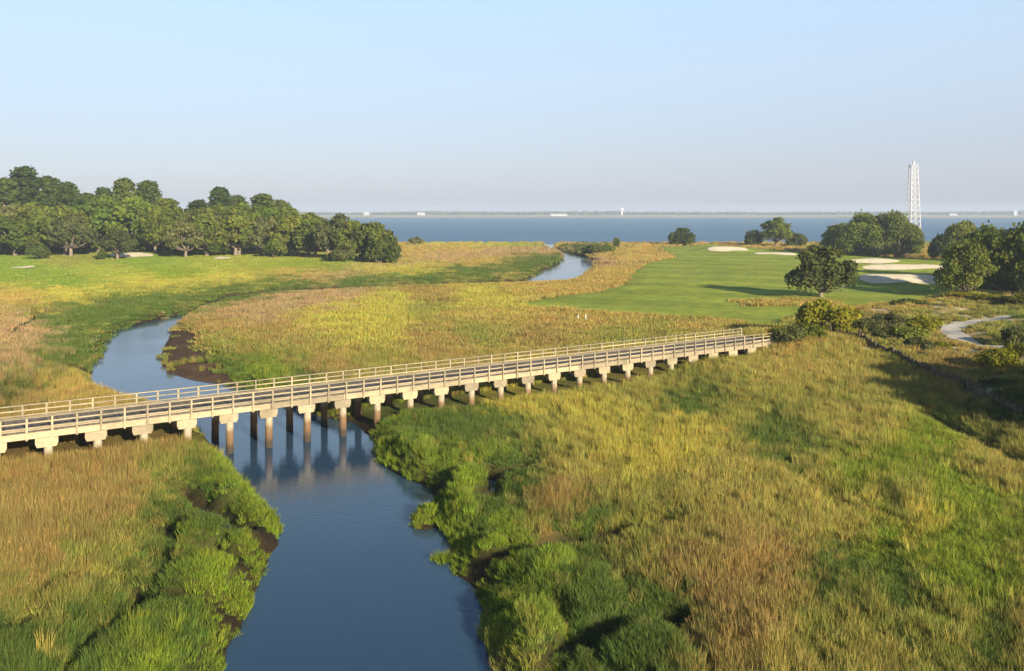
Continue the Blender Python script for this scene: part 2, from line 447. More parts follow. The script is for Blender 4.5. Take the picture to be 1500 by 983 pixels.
def plain(name, col, rough=.6):
    m, nt = new_mat(name); tc = N(nt, 'ShaderNodeTexCoord')
    n = noise(nt, tc.outputs['Object'], .8, 3)
    principled(nt, ramp(nt, n, [(.3, tuple(v * .85 for v in col)), (.7, col)]), rough, .3); return m
M['white'] = plain('white_paint', (.80, .79, .77)); M['farwall'] = plain('weathered_white_wall', (.40, .40, .41)); M['tower'] = plain('galvanised_white_steel', (.50, .50, .51), .5); M['roof'] = plain('pale_roof', (.50, .48, .46)); M['concrete'] = plain('grey_concrete', (.36, .35, .33), .9)
M['path'] = plain('cart_path_concrete', (.44, .395, .32), .9)

# ------------------------------------------------------------------ the ground: one sheet
def axis(fine0, fine1, step, grow, lo, hi, grow2=1.12, mid=320):
    a = list(np.arange(fine0, fine1 + 1e-6, step))
    s = step; p = a[-1]
    while p < hi:
        s *= grow if abs(p) < mid else grow2
        p += s; a.append(p)
    s = step; p = a[0]; pre = []
    while p > lo:
        s *= grow if abs(p) < mid else grow2
        p -= s; pre.append(p)
    return np.array(pre[::-1] + a)
GX = axis(-46, 52, .55, 1.015, -1500, 1500)
gy = list(np.arange(30, 112, .5)); s_ = .5
while gy[-1] < 545: s_ = min(s_ * 1.012, 4.5); gy.append(gy[-1] + s_)
GY = np.array(list(np.arange(-90, 0, 10)) + list(np.arange(0, 30, 1.5)) + gy)
XX, YY = np.meshgrid(GX, GY)
xf, yf = XX.ravel(), YY.ravel()
zf, sw, rl, lawn, fair, dune, md = height(xf, yf)
ZG = zf.reshape(XX.shape)

def ground_z(x, y):
    x = np.asarray(x, float); y = np.asarray(y, float)
    i = np.clip(np.searchsorted(GX, x) - 1, 0, len(GX) - 2); j = np.clip(np.searchsorted(GY, y) - 1, 0, len(GY) - 2)
    fx = (x - GX[i]) / (GX[i + 1] - GX[i]); fy = (y - GY[j]) / (GY[j + 1] - GY[j])
    return (ZG[j, i] * (1 - fx) + ZG[j, i + 1] * fx) * (1 - fy) + (ZG[j + 1, i] * (1 - fx) + ZG[j + 1, i + 1] * fx) * fy
def gz(x, y): return float(ground_z(np.array([x]), np.array([y]))[0])

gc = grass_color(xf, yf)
FC = np.array(PAL['F']); LC = np.array(PAL['L'])
mow = .5 + .5 * np.sin((xf * .35 + yf * .94) / 3.4)
kf = sstep(.8, -.8, fair + (fbm(xf * .3, yf * .3, 5) - .5) * 3)
fcol = FC[None] * (0.90 + .22 * sstep(.35, .65, mow)[:, None] * .8 + .35 * (fbm(xf * .06, yf * .06, 55) - .4)[:, None])
light = sstep(.42, .62, fbm(xf * .02, yf * .02, 58))
fcol = fcol * (1 - .35 * light[:, None]) + np.array([.25, .295, .05])[None] * .35 * light[:, None]
kl = sstep(1, -1, lawn + (fbm(xf * .3, yf * .3, 6) - .5) * 3)
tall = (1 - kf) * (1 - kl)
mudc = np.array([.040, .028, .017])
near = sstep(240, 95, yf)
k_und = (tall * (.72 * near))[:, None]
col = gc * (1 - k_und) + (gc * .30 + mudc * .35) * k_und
col = col * (1 - kf[:, None]) + fcol * kf[:, None]
kd = (sstep(2, -3, dune) * sstep(.45, .62, fbm(xf * .18, yf * .18, 61)))[:, None]
col = col * (1 - kd) + np.array([.42, .33, .20])[None] * kd
kw = (sstep(1.2, .1, sw) * (yf < 500))[:, None]
col = col * (1 - kw) + mudc * kw
kr = (np.exp(-(np.clip(rl, 0, 99) / 1.2) ** 2))[:, None] * tall[:, None]
col = col * (1 - kr) + mudc * .8 * kr
kmud = sstep(1.2, -.2, md + (fbm(xf * .8, yf * .8, 71) - .5) * 2)[:, None]
col = col * (1 - kmud) + np.array([.080, .052, .033])[None] * (.8 + .5 * fbm(xf, yf, 72))[:, None] * kmud
ksh = (sstep(503, 512, yf) * sstep(-.6, .3, zf))[:, None]
col = col * (1 - ksh) + np.array([.30, .25, .14])[None] * ksh
nx, ny = len(GX), len(GY)
idx = np.arange(nx * ny).reshape(ny, nx)
F = np.stack([idx[:-1, :-1].ravel(), idx[:-1, 1:].ravel(), idx[1:, 1:].ravel(), idx[1:, :-1].ravel()], 1)
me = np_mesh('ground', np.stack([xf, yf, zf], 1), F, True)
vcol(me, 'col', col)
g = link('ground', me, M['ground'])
tag(g, 'low marsh ground, mown fairway and lawn running out to the bay', 'ground', kind='structure')

def sheet(name, x0, x1, y0, y1, z, mat, label, cat):
    me = np_mesh(name, [(x0, y0, z), (x1, y0, z), (x1, y1, z), (x0, y1, z)], [(0, 1, 2, 3)])
    return tag(link(name, me, mat), label, cat, kind='structure')
sheet('creek', -400, 400, -90, 505, 0.0, M['creek'], 'dark blue tidal creek winding under the timber bridge', 'creek')
sheet('bay', -9000, 9000, 505, 9000, 0.0, M['bay'], 'open blue bay beyond the marsh and the golf course', 'bay')

# sand bunkers draped on their slopes
def drape(name, poly_fn, nu, nv, mat, label, cat, lift=.1):
    V = []; 
    for j in range(nv + 1):
        for i in range(nu + 1):
            x, y = poly_fn(i / nu, j / nv); V.append((x, y, gz(x, y) + lift))
    I = np.arange((nu + 1) * (nv + 1)).reshape(nv + 1, nu + 1)
    Fq = np.stack([I[:-1, :-1].ravel(), I[:-1, 1:].ravel(), I[1:, 1:].ravel(), I[1:, :-1].ravel()], 1)
    return tag(link(name, np_mesh(name, V, Fq, True), mat), label, cat, kind='structure')
blab = ['white sand bunker on the far end of the green fairway', 'thin white sand bunker right of the far fairway bunker', 'long sand bunker in front of the left wood', 'small sand bunker on the lawn right of the front trees',
        'small pale sand bunker at the left edge of the lawn', 'upper sand strip of the ridge below the domed oaks', 'long sunlit sand bunker below the ridge', 'oval bunker lying in the shade of the right oaks']
for bi, ((c, a, d, r), lb) in enumerate(zip(BUNK, blab)):
    def fn(u, v, c=c, a=a, d=d, bi=bi):
        t = (u * 2 - 1); wv = 1 + .25 * math.sin(7 * u + bi * 2) 
        hw = math.sqrt(max(0, 1 - t * t)) ** .7
        return c[0] + a * t, c[1] + d * .04 + d * .46 * hw * (v * 2 - 1) * wv + .8 * math.sin(3 * u + bi)
    drape('sand_bunker', fn, 40, 8, M['sand'], lb, 'bunker', .12)

path_pts = [at(px, py, 2.2) for px, py in ((1600, 545), (1520, 532), (1475, 517), (1440, 504), (1405, 493), (1392, 484), (1405, 475), (1445, 467), (1520, 462), (1600, 462))]
def catmull(P, n):
    out = []; P = [Vector((*p, 0)) for p in P]
    for i in range(len(P) - 1):
        p0, p1, p2, p3 = P[max(i - 1, 0)], P[i], P[i + 1], P[min(i + 2, len(P) - 1)]
        for k in range(n):
            t = k / n
            out.append(.5 * ((2 * p1) + (p2 - p0) * t + (2 * p0 - 5 * p1 + 4 * p2 - p3) * t * t + (3 * p1 - p0 - 3 * p2 + p3) * t ** 3))
    out.append(P[-1]); return out
PC = catmull(path_pts, 8)
def pfn(u, v):
    i = min(int(u * (len(PC) - 1)), len(PC) - 2); t = u * (len(PC) - 1) - i
    p = PC[i].lerp(PC[i + 1], t); d = (PC[i + 1] - PC[i]).normalized()
    return p.x - d.y * (v - .5) * 3.1, p.y + d.x * (v - .5) * 3.1
drape('cart_path', pfn, len(PC) - 1, 3, M['path'], 'pale cart path bending through the rough below the right oaks', 'path', .1)

# ------------------------------------------------------------------ grass tufts (stuff)
tufts = bpy.data.collections.new('tuft_sources')
def make_tuft(name, n, rad, h0, h1, w, lean, seed, segs=3, droop=.25):
    r = np.random.default_rng(seed); V = []; Fq = []; rn = []; tp = []
    for i in range(n):
        a = r.random() * 2 * PI; d = rad * math.sqrt(r.random()); bx, by = d * math.cos(a), d * math.sin(a)
        h = h0 + (h1 - h0) * r.random(); la = a + r.normal() * .7; ln = lean * (0.3 + r.random()) * h
        fa = r.random() * PI; ww = w * (.6 + .8 * r.random()); q = r.random(); b = len(V)
        for k in range(segs + 1):
            t = k / segs; o = ln * (t ** 1.8); z = h * (t - droop * lean * t ** 3)
            x, y = bx + o * math.cos(la), by + o * math.sin(la)
            wk = ww * (1 - t ** 1.5 * .85) / 2
            V += [(x - wk * math.cos(fa), y - wk * math.sin(fa), z), (x + wk * math.cos(fa), y + wk * math.sin(fa), z)]
            rn += [q, q]; tp += [t, t]
        for k in range(segs):
            c = b + 2 * k; Fq.append((c, c + 1, c + 3, c + 2))
    me = np_mesh(name, V, Fq, True); vflt(me, 'rnd', rn); vflt(me, 'tip', tp); me.materials.append(M['grass'])
    o = bpy.data.objects.new(name, me); tufts.objects.link(o); return o
for i in range(3): make_tuft('tuft_a%d' % i, 46, .27, .75, 1.30, .025, .16, 100 + i)       # 0-2 upright reeds
for i in range(3): make_tuft('tuft_b%d' % i, 64, .27, .35, .86, .026, .24, 200 + i)       # 3-5 lush cordgrass
for i in range(3): make_tuft('tuft_c%d' % i, 70, 1.0, .6, 1.2, .11, .28, 300 + i, 2)       # 6-8 wide, for the middle distance
for i in range(2): make_tuft('tuft_d%d' % i, 60, 1.1, .10, .30, .07, .6, 400 + i, 2)       # 9-10 short rough

def grass_object(name, P, rotz, scl, idx, colr, label, cat):
    me = bpy.data.meshes.new(name); n = len(P)
    me.vertices.add(n); me.vertices.foreach_set('co', P.astype(np.float32).ravel())
    a = me.attributes.new('rotv', 'FLOAT_VECTOR', 'POINT'); a.data.foreach_set('vector', rotz.astype(np.float32).ravel())
    a = me.attributes.new('sclv', 'FLOAT_VECTOR', 'POINT'); a.data.foreach_set('vector', scl.astype(np.float32).ravel())
    a = me.attributes.new('idx', 'INT', 'POINT'); a.data.foreach_set('value', idx.astype(np.int32))
    vcol(me, 'col', colr)
    o = link(name, me, None); me.materials.append(M['grass'])
    ng = bpy.data.node_groups.new('scatter_grass', 'GeometryNodeTree')
    ng.interface.new_socket('Geometry', in_out='INPUT', socket_type='NodeSocketGeometry')
    ng.interface.new_socket('Geometry', in_out='OUTPUT', socket_type='NodeSocketGeometry')
    gi = ng.nodes.new('NodeGroupInput'); go = ng.nodes.new('NodeGroupOutput')
    ci = ng.nodes.new('GeometryNodeCollectionInfo'); ci.inputs[0].default_value = tufts; ci.inputs[1].default_value = True; ci.inputs[2].default_value = True
    ip = ng.nodes.new('GeometryNodeInstanceOnPoints'); ip.inputs['Pick Instance'].default_value = True
    def na(nm, t):
        x = ng.nodes.new('GeometryNodeInputNamedAttribute'); x.data_type = t; x.inputs[0].default_value = nm; return x.outputs[0]
    L = ng.links.new
    L(gi.outputs[0], ip.inputs['Points']); L(ci.outputs[0], ip.inputs['Instance']); L(na('idx', 'INT'), ip.inputs['Instance Index'])
    L(na('rotv', 'FLOAT_VECTOR'), ip.inputs['Rotation']); L(na('sclv', 'FLOAT_VECTOR'), ip.inputs['Scale']); L(ip.outputs[0], go.inputs[0])
    md_ = o.modifiers.new('scatter', 'NODES'); md_.node_group = ng
    return tag(o, label, cat, kind='stuff')

def candidates(y0, y1, step, grow=0.0):
    out = []
    y = y0
    while y < y1:
        st = step + grow * (y - y0)
        hw = .74 * y + 10
        xs = np.arange(-hw, hw, st)
        out.append(np.stack([xs + (rng.random(len(xs)) - .5) * st * 1.1, y + (rng.random(len(xs)) - .5) * st * 1.1], 1))
        y += st
    return np.concatenate(out)

def bridge_uv(x, y):
    dx, dy = x - BA.x, y - BA.y
    return dx * BD.x + dy * BD.y, dx * BN.x + dy * BN.y

def scatter(y0, y1, step, grow, kind):
    P = candidates(y0, y1, step, grow); x, y = P[:, 0], P[:, 1]
    z, sw, rl, lawn, fair, dune, md = height(x, y)
    edge = -.35 + .5 * (fbm(x * .5, y * .5, 81) - .4)
    clear = 1.0 * np.clip(y / 55, .8, 1.5)
    ok = (sw > edge) & (rl > clear * (.75 + .45 * rng.random(len(x)))) & (z > -.3) & ((md > -.2 - 1.5 * (rng.random(len(x)) < .15)) | (fbm(x * .45, y * .45, 88) > .73))
    u, v = bridge_uv(x, y)
    ok &= ~((v > -.5) & (v < BW + .6) & (u > -12) & (u < BL + 9))
    pd = d_line(x, y, [(p.x, p.y) for p in PC]); ok &= pd > 1.9
    for (c, a, d, r) in BUNK: ok &= ~((np.abs(x - c[0]) < a) & (np.abs(y - c[1]) < d * .6))
    inl = lawn < (rng.random(len(x)) - .5) * 4; inf = fair < (rng.random(len(x)) - .5) * 1.5; ind = dune < 0
    # a strip of uncut grass across the fairway
    qx, qy = at(1150, 445, 1.6); strip = (np.abs(x - qx) < 8 + 3 * rng.random(len(x))) & (np.abs(y - qy) < 4.5)
    inf &= ~strip
    ok &= (y < 506)
    return x, y, sw, rl, inl, inf, ind, ok

def emit(name, x, y, sel, size, idxs, label, cat, jit=.25, heights=None, shortnear=None):
    x, y = x[sel], y[sel]; n = len(x)
    z = ground_z(x, y) - .04
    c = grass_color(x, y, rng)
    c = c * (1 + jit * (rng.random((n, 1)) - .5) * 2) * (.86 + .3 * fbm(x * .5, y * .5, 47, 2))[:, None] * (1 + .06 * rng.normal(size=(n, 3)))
    sc = size * (.75 + .5 * rng.random(n)); hs = sc * (1 if heights is None else heights[sel])
    rot = np.stack([rng.normal(size=n) * .06, rng.normal(size=n) * .06, rng.random(n) * 2 * PI], 1)
    tan = c[:, 0] / (c[:, 1] + 1e-4)
    r = rng.integers(0, 1 << 20, n)
    a, b = idxs
    ii = np.where(tan + rng.normal(size=n) * .15 > 1.02, a[0] + r % a[1], b[0] + r % b[1])
    return grass_object(name, np.stack([x, y, z], 1), rot, np.stack([sc, sc, hs], 1), ii, np.clip(c, .01, .6), label, cat)

# near marsh
x, y, sw, rl, inl, inf, ind, ok = scatter(29, 112, .29, .0022, 'near')
hf = (.34 + .62 * fbm(x * .2, y * .2, 91) + .46 * fbm(x * .55, y * .55, 94, 2)) * (.70 + .30 * sstep(.2, 4, sw)) * (.62 + .38 * sstep(1.2, 4.0, rl))
_dm, _rg = lobe_field(x, y)
hf = hf * (1 - .42 * _rg + .10 * _dm) * .86 * (1 + .25 * sstep(16, 6, bridge_uv(x, y)[0]) * sstep(-12, -2, bridge_uv(x, y)[1]))
u_, v_ = bridge_uv(x, y)
NR = ok & ~inf & ~ind & ~inl
emit('marsh_grass', x, y, NR, 1.0, ((0, 3), (3, 3)), 'tall green and straw coloured marsh grass on both creek banks round the bridge', 'marsh grass', .22, hf)
DN = ok & ind & (fbm(x * .25, y * .25, 95) > .40)
# middle marsh
x2, y2, sw2, rl2, inl2, inf2, ind2, ok2 = scatter(112, 300, .95, .0045, 'mid')
hf2 = .86 * (.40 + .30 * fbm(x2 * .3, y2 * .3, 97, 2) + .45 * fbm(x2 * .09, y2 * .09, 92)) * (.45 + .55 * sstep(1, 10, sw2))
MDm = ok2 & ~inf2 & ~ind2 & ~inl2
emit('meadow_grass', x2, y2, MDm, 1.05, ((6, 3), (6, 3)), 'yellow and pinkish marsh meadow behind the bridge, up to the fairway', 'marsh grass', .16, hf2)
# rough of the dune, both distances
DN2 = ok2 & ind2 & (fbm(x2 * .25, y2 * .25, 95) > .42)
xa, ya = np.concatenate([x[DN], x2[DN2]]), np.concatenate([y[DN], y2[DN2]])
emit('dune_grass', xa, ya, np.ones(len(xa), bool), .62, ((6, 3), (6, 3)), 'dry straw and olive rough on the sandy bank right of the bridge end', 'rough grass', .3)
# far strip
x3, y3, sw3, rl3, inl3, inf3, ind3, ok3 = scatter(300, 505, 2.0, .012, 'far')
emit('shore_grass', x3, y3, ok3 & ~inf3 & ~inl3, 1.15, ((6, 3), (6, 3)), 'far golden marsh grass along the bay shore', 'marsh grass', .2)
# short grass of the lawn
LW = ok2 & inl2 & (rng.random(len(x2)) < .6)
LW3 = ok3 & inl3
xa, ya = np.concatenate([x2[LW], x3[LW3]]), np.concatenate([y2[LW], y3[LW3]])
emit('lawn_grass', xa, ya, np.ones(len(xa), bool), 1.6, ((9, 2), (9, 2)), 'short yellow green lawn in front of the left wood', 'grass', .2)

# ------------------------------------------------------------------ the bridge
bang = math.atan2(BD.y, BD.x)
br = empty('footbridge', (BA.x, BA.y, 0), bang)
tag(br, 'long bleached timber bridge on piles crossing the creek and the marsh', 'bridge')
U0, U1 = -6.4, BL + .2
ZR, ZD = 4.75, 3.72
dk = MB(); u = U0
while u < U1:
    dk.box(u, u + .185, -.12, BW + .12, ZD - .06, ZD + random.uniform(-.004, .004)); u += .20
dk.build('deck', M['deck'], br)
for v in (.0, BW - .16):
    sb = MB(); u = U0
    while u < U1:
        sb.box(u, min(u + 6.38, U1), v, v + .16, ZD - .55, ZD - .062); u += 6.4
    sb.build('stringer', M['wood'], br)
ib = MB()
for v in (1.1, 2.25, 3.4): ib.box(U0 + .1, U1 - .1, v, v + .16, ZD - .50, ZD - .064)
ib.build('joist', M['wood'], br)
step = BL / 50.0
for side, v in ((0, -.13), (1, BW + .01)):
    rl_ = MB()
    # capping board, two rails; boards butt every four posts
    k = -4
    while k < 50:
        a, b = k * step + .01, min((k + 4) * step - .01, BL + .1)
        rl_.box(a, b, v - .05, v + .17, ZR - .05, ZR)
        o = .045 if side else .0
        vy0 = v - .045 if side else v + .125
        rl_.box(a, b, vy0, vy0 + .04, ZR - .46, ZR - .36)
        rl_.box(a, b, vy0, vy0 + .04, ZR - .84, ZR - .74)
        k += 4
    rr = rl_.build('railing', M['wood'], br)
    for k in range(-4, 51):
        uu = k * step
        p = MB().box(uu - .065, uu + .065, v, v + .12, ZD - .62, ZR - .052)
        p.build('post', M['wood'], rr)
kerb = MB()
for v in (.10, BW - .22): kerb.box(U0, U1, v, v + .12, ZD + .03, ZD + .15)
kerb.build('kerb', M['wood'], br)
for k in range(-2, 26):
    uu = k * 2 * step - .35
    cap = MB(); r = random.random()
    # corbel block under each stringer, with cut-back lower corners, and the cross beam between them
    for v0, v1 in ((-.16, .40), (BW - .40, BW + .16)):
        b = len(cap.v); L = .74; ch = .12
        prof = [(-L, ZD - .552), (-L, ZD - .95), (-L + ch, ZD - 1.22), (L - ch, ZD - 1.22), (L, ZD - .95), (L, ZD - .552)]
        for vv in (v0, v1):
            for (a, z) in prof: cap.v.append((uu + a, vv, z))
        cap.r += [r] * 12
        cap.f.append(tuple(b + i for i in range(6))); cap.f.append(tuple(b + 6 + i for i in reversed(range(6))))
        for i in range(6):
            j = (i + 1) % 6; cap.f.append((b + j, b + i, b + 6 + i, b + 6 + j))
    cap.box(uu - .22, uu + .22, .402, BW - .402, ZD - 1.15, ZD - .60, r)
    cp = cap.build('pile_cap', M['wood'], br)
    for v in (.12, BW - .12):
        ju = uu + .12 + random.uniform(-.05, .05)
        pl = MB().tube([(ju, v, -1.3), (ju + random.uniform(-.04, .04), v, ZD - 1.224)], [.33, .30], 12)
        o = pl.build('pile', M['pile'], cp)

# low timber bulkhead along the dune foot
bk_px = [(1218, 507), (1260, 516), (1310, 530), (1360, 548), (1420, 572), (1470, 596), (1530, 625)]
bk = [at(px, py, 1.7) for px, py in bk_px]
b0 = bk[0]
bko = empty('bulkhead', (b0[0], b0[1], gz(*b0)))
tag(bko, 'low dark timber bulkhead along the foot of the sandy bank', 'bulkhead')
bd = MB(); posts = []
for (p, q) in zip(bk[:-1], bk[1:]):
    L = math.hypot(q[0] - p[0], q[1] - p[1]); n = int(L / .3)
    for i in range(n):
        t = i / n; x_, y_ = p[0] + (q[0] - p[0]) * t, p[1] + (q[1] - p[1]) * t
        z_ = gz(x_, y_); hh = .95 + random.uniform(-.25, .2)
        bd.bar((x_ - b0[0], y_ - b0[1], z_ - .5 - bko.location.z), (x_ - b0[0], y_ - b0[1], z_ + hh - bko.location.z), .25, .07)
    for i in range(max(1, int(L / 3.2))):
        t = i / max(1, int(L / 3.2)); x_, y_ = p[0] + (q[0] - p[0]) * t - .18, p[1] + (q[1] - p[1]) * t - .2
        posts.append((x_, y_, gz(x_, y_)))
bd.build('boards', M['bulk'], bko)
for (x_, y_, z_) in posts:
    MB().tube([(x_ - b0[0], y_ - b0[1], z_ - .5 - bko.location.z), (x_ - b0[0], y_ - b0[1], z_ + 1.3 - bko.location.z)], [.13, .12], 8).build('post', M['bulk'], bko)

# two white stakes in front of the fairway
for i, (px, lb) in enumerate(((847, 'white stake at the fairway edge, nearer the creek'), (858, 'white stake at the fairway edge, nearer the bridge end'))):
    x_, y_ = at(px, 470, 1.2)
    so = MB().box(-.06, .06, -.06, .06, -.3, 1.15).box(-.045, .045, -.045, .045, 1.152, 1.2).build('marker_stake', M['white'])
    so.location = (x_, y_, gz(x_, y_)); tag(so, lb, 'stake', 'white stakes at the fairway edge')

# ------------------------------------------------------------------ trees
def leaf_mesh(name, r, blobs, n, size, mat):
    cen = np.array([b[0] for b in blobs]); rad = np.array([b[1] for b in blobs])
    w = (rad.prod(1)) ** (2 / 3.); w /= w.sum()
    k = r.choice(len(blobs), n, p=w)
    d = r.normal(size=(n, 3)); d /= np.linalg.norm(d, axis=1, keepdims=True)
    d[:, 2] = np.where((d[:, 2] < -.35) & (r.random(n) < .75), -d[:, 2], d[:, 2])
    rr = ((.45 + .60 * r.random(n) ** .6) * np.where(r.random(n) < .16, 1 + .3 * r.random(n), 1))[:, None]
    p = cen[k] + d * rad[k] * rr + r.normal(size=(n, 3)) * size * .35
    nrm = d * .9 + r.normal(size=(n, 3)) * .75; nrm /= np.linalg.norm(nrm, axis=1, keepdims=True)
    t = np.cross(nrm, r.normal(size=(n, 3))); t /= np.linalg.norm(t, axis=1, keepdims=True)
    b = np.cross(nrm, t)
    s = (size * (.45 + .9 * r.random(n)))[:, None]
    asp = (.5 + .5 * r.random(n))[:, None]
    V = np.stack([p - t * s, p - b * s * asp + nrm * s * .15, p + t * s * (.7 + .6 * r.random((n, 1))), p + b * s * asp - nrm * s * .2], 1).reshape(-1, 3)
    Fq = np.arange(4 * n).reshape(n, 4)
    me = np_mesh(name, V, Fq)
    br_ = r.random(len(blobs))
    q = np.clip(.5 * r.random(n) + .5 * br_[k], 0, 1)
    vflt(me, 'rnd', np.repeat(q, 4)); me.materials.append(mat)
    return me

def make_oak(seed, Ht, R, n, size, mat, trunk_h=.28, nb=16, rough=.25):
    """broad crown: returns crown mesh, trunk mesh (base at origin)"""
    r = np.random.default_rng(seed); random.seed(seed); blobs = []
    zc = Ht * trunk_h
    for i in range(nb):
        a = 2 * PI * (i * .618 + .3 * r.random()); q = math.sqrt((i + .5) / nb)
        rad = R * (.20 + .19 * r.random())
        dx = (R - rad * .8) * q * (1 + rough * (r.random() - .5))
        top = zc + (Ht - zc) * math.sqrt(max(.12, 1 - (.93 * q) ** 2)) * (1 - rough * .8 * r.random())
        z = max(zc + rad * .3, top - rad * .7)
        blobs.append(((dx * math.cos(a), dx * math.sin(a), z), (rad, rad, rad * (.62 + .25 * r.random()))))
        if q > .45 and r.random() < .65:
            blobs.append(((dx * math.cos(a) * .97, dx * math.sin(a) * .97, zc + (z - zc) * .35 + rad * .1), (rad * .8, rad * .8, rad * .6)))
    crown = leaf_mesh('crown', r, blobs, n, size, mat)
    tb = MB(); tr = Ht * .032 + .1
    fork = Vector((r.normal() * .2, r.normal() * .2, zc * .8))
    tb.tube([(0, 0, -.6), (0, 0, .05 * Ht), tuple(fork)], [tr * 1.5, tr * 1.05, tr * .85], 9)
    for b_ in blobs[::2]:
        c = Vector(b_[0]); m_ = fork.lerp(c, .5) + Vector((0, 0, -.05 * Ht))
        tb.tube([tuple(fork - Vector((0, 0, .2))), tuple(m_), tuple(c)], [tr * .55, tr * .32, tr * .12], 6)
    return crown, tb.mesh('trunk', True)

def make_pine(seed, Ht, R, n, size, mat):
    r = np.random.default_rng(seed); random.seed(seed); blobs = []
    lean = r.normal() * .6
    for i in range(20):
        t = i / 19.; z = Ht * (.50 + .43 * t)
        rr_ = R * (.78 - .50 * t ** 1.8) * (.4 + .6 * r.random()); a = i * 2.4 + r.random()
        rad = R * (.32 + .16 * r.random())
        blobs.append(((rr_ * math.cos(a) + lean * t, rr_ * math.sin(a), z), (rad, rad, rad * .78)))
    blobs.append(((lean, 0, Ht * .94), (R * .44, R * .44, R * .40)))
    crown = leaf_mesh('crown', r, blobs, n, size, mat)
    tb = MB(); tr = Ht * .012 + .08
    tb.tube([(0, 0, -.6), (0, 0, Ht * .3), (lean * .5, 0, Ht * .65), (lean, 0, Ht * .93)], [tr * 1.3, tr, tr * .8, tr * .3], 8)
    for b_ in blobs:
        c = Vector(b_[0]); tb.tube([(lean * .6, 0, c.z - .06 * Ht), tuple(c)], [tr * .35, tr * .12], 5)
    return crown, tb.mesh('trunk', True)

def make_shrub(seed, Ht, R, n, size, mat):
    r = np.random.default_rng(seed); random.seed(seed); blobs = []
    for i in range(11):
        a = 2 * PI * r.random(); q = math.sqrt(r.random()); rad = R * (.28 + .2 * r.random())
        z = Ht * (.15 + (.62 * math.sqrt(1 - .8 * q * q)) * (.55 + .45 * r.random()))
        blobs.append((((R - rad * .7) * q * math.cos(a), (R - rad * .7) * q * math.sin(a), z), (rad, rad, min(rad * .9, Ht * .3))))
    fol = leaf_mesh('foliage', r, blobs, n, size, mat)
    tb = MB()
    for b_ in blobs[:7]:
        c = Vector(b_[0]); tb.tube([(c.x * .1, c.y * .1, -.3), tuple(c * .6 + Vector((0, 0, .1))), tuple(c)], [.07, .05, .02], 5)
    return fol, tb.mesh('stem', True)

# kinds: name -> (variants [(part meshes)], nominal height, nominal radius)
KIND = {
    'oak':    ([make_oak(20 + i, 16, 8, 5200, .58, M['oak'], .22, 20) for i in range(4)], 16, 8, 'oak_tree', 'oak'),
    'bright': ([make_oak(30 + i, 18, 7.5, 4600, .58, M['bright'], .26, 20) for i in range(2)], 18, 7.5, 'broadleaf_tree', 'tree'),
    'dusty':  ([make_oak(40 + i, 14, 7.5, 3600, .56, M['dusty'], .24, 17, .4) for i in range(3)], 14, 7.5, 'oak_tree', 'oak'),
    'pine':   ([make_pine(50 + i, 34, 6.6, 3800, .62, M['pine']) for i in range(4)], 34, 6.2, 'pine_tree', 'pine'),
    'near':   ([make_oak(60 + i, 13, 9, 11000, .36, M['oak'], .06, 26) for i in range(3)], 13, 9, 'oak_tree', 'oak'),
    'lone':   ([make_oak(70, 12, 7.6, 8000, .34, M['lone'], .13, 18, .42)], 12, 7.6, 'oak_tree', 'oak'),
    'low':    ([make_oak(80 + i, 9, 7.5, 3600, .50, M['dark'], .05, 15) for i in range(2)], 9, 7.5, 'oak_tree', 'oak'),
    'shrub':  ([make_shrub(90 + i, 3, 3, 2600, .24, M['oak']) for i in range(2)], 3, 3, 'shrub', 'shrub'),
    'myrtle': ([make_shrub(95 + i, 4, 3.2, 3600, .20, M['myrtle']) for i in range(3)], 4, 3.2, 'shrub', 'shrub'),
    'darkshrub': ([make_shrub(100 + i, 3, 3, 2200, .28, M['dark']) for i in range(2)], 3, 3, 'shrub', 'shrub'),
    'dustyshrub': ([make_shrub(104 + i, 3, 3, 2400, .24, M['dusty']) for i in range(2)], 3, 3, 'shrub', 'shrub'),
}
cnt = {}
def plant(kind, px, Y, top, wpx, label, group=None, name=None, xy=None, h=None, w=None):
    vs, h0, r0, nm, cat = KIND[kind]
    i = cnt.get(kind, 0); cnt[kind] = i + 1
    A, B = vs[i % len(vs)]
    if xy is None:
        x_, y_ = atY(px, Y); z_ = gz(x_, y_)
        h = (HC - z_) - (top - YH) / FPX * Y; w = wpx / FPX * Y
    else:
        x_, y_ = xy; z_ = gz(x_, y_)
    o = empty(name or nm, (x_, y_, z_ - .05), (i * 2.399) % 6.283)
    o.scale = (w / (2 * r0), w / (2 * r0), h / h0)
    tag(o, label, cat, group)
    if 'shrub' in nm: pa, pb = 'foliage', 'stem'
    else: pa, pb = 'crown', 'trunk'
    link(pa, A, None, o); link(pb, B, M['bark'], o)
    return o

GP, GO, GF = 'tall pines at the back of the left wood', 'trees in the middle of the left wood', 'trees along the front of the left wood'
ordn = ['first', 'second', 'third', 'fourth', 'fifth', 'sixth', 'seventh', 'eighth', 'ninth', 'tenth', 'eleventh', 'twelfth', 'thirteenth', 'fourteenth', 'fifteenth', 'sixteenth', 'seventeenth', 'eighteenth']
pines = [(5, 262, 52), (36, 246, 62), (70, 259, 50), (98, 268, 46), (128, 284, 46), (152, 276, 44), (182, 262, 46), (217, 266, 52), (246, 292, 42), (290, 294, 44), (322, 275, 46), (348, 287, 40), (386, 285, 50), (412, 294, 40)]
plab = {36: 'tallest pine of the left wood, broad dark crown near the left frame edge', 182: 'pine with a round knob crown standing above the bright green tree', 217: 'flat topped pine at the right end of the high part of the wood', 322: 'lone round pine top rising right of the dip in the treeline'}
for k, (px, top, w) in enumerate(pines):
    plant('pine', px, 395 + 14 * ((k * 7) % 3), top, w, plab.get(px, '%s tall dark pine from the left along the back of the wood' % ordn[k]), GP)
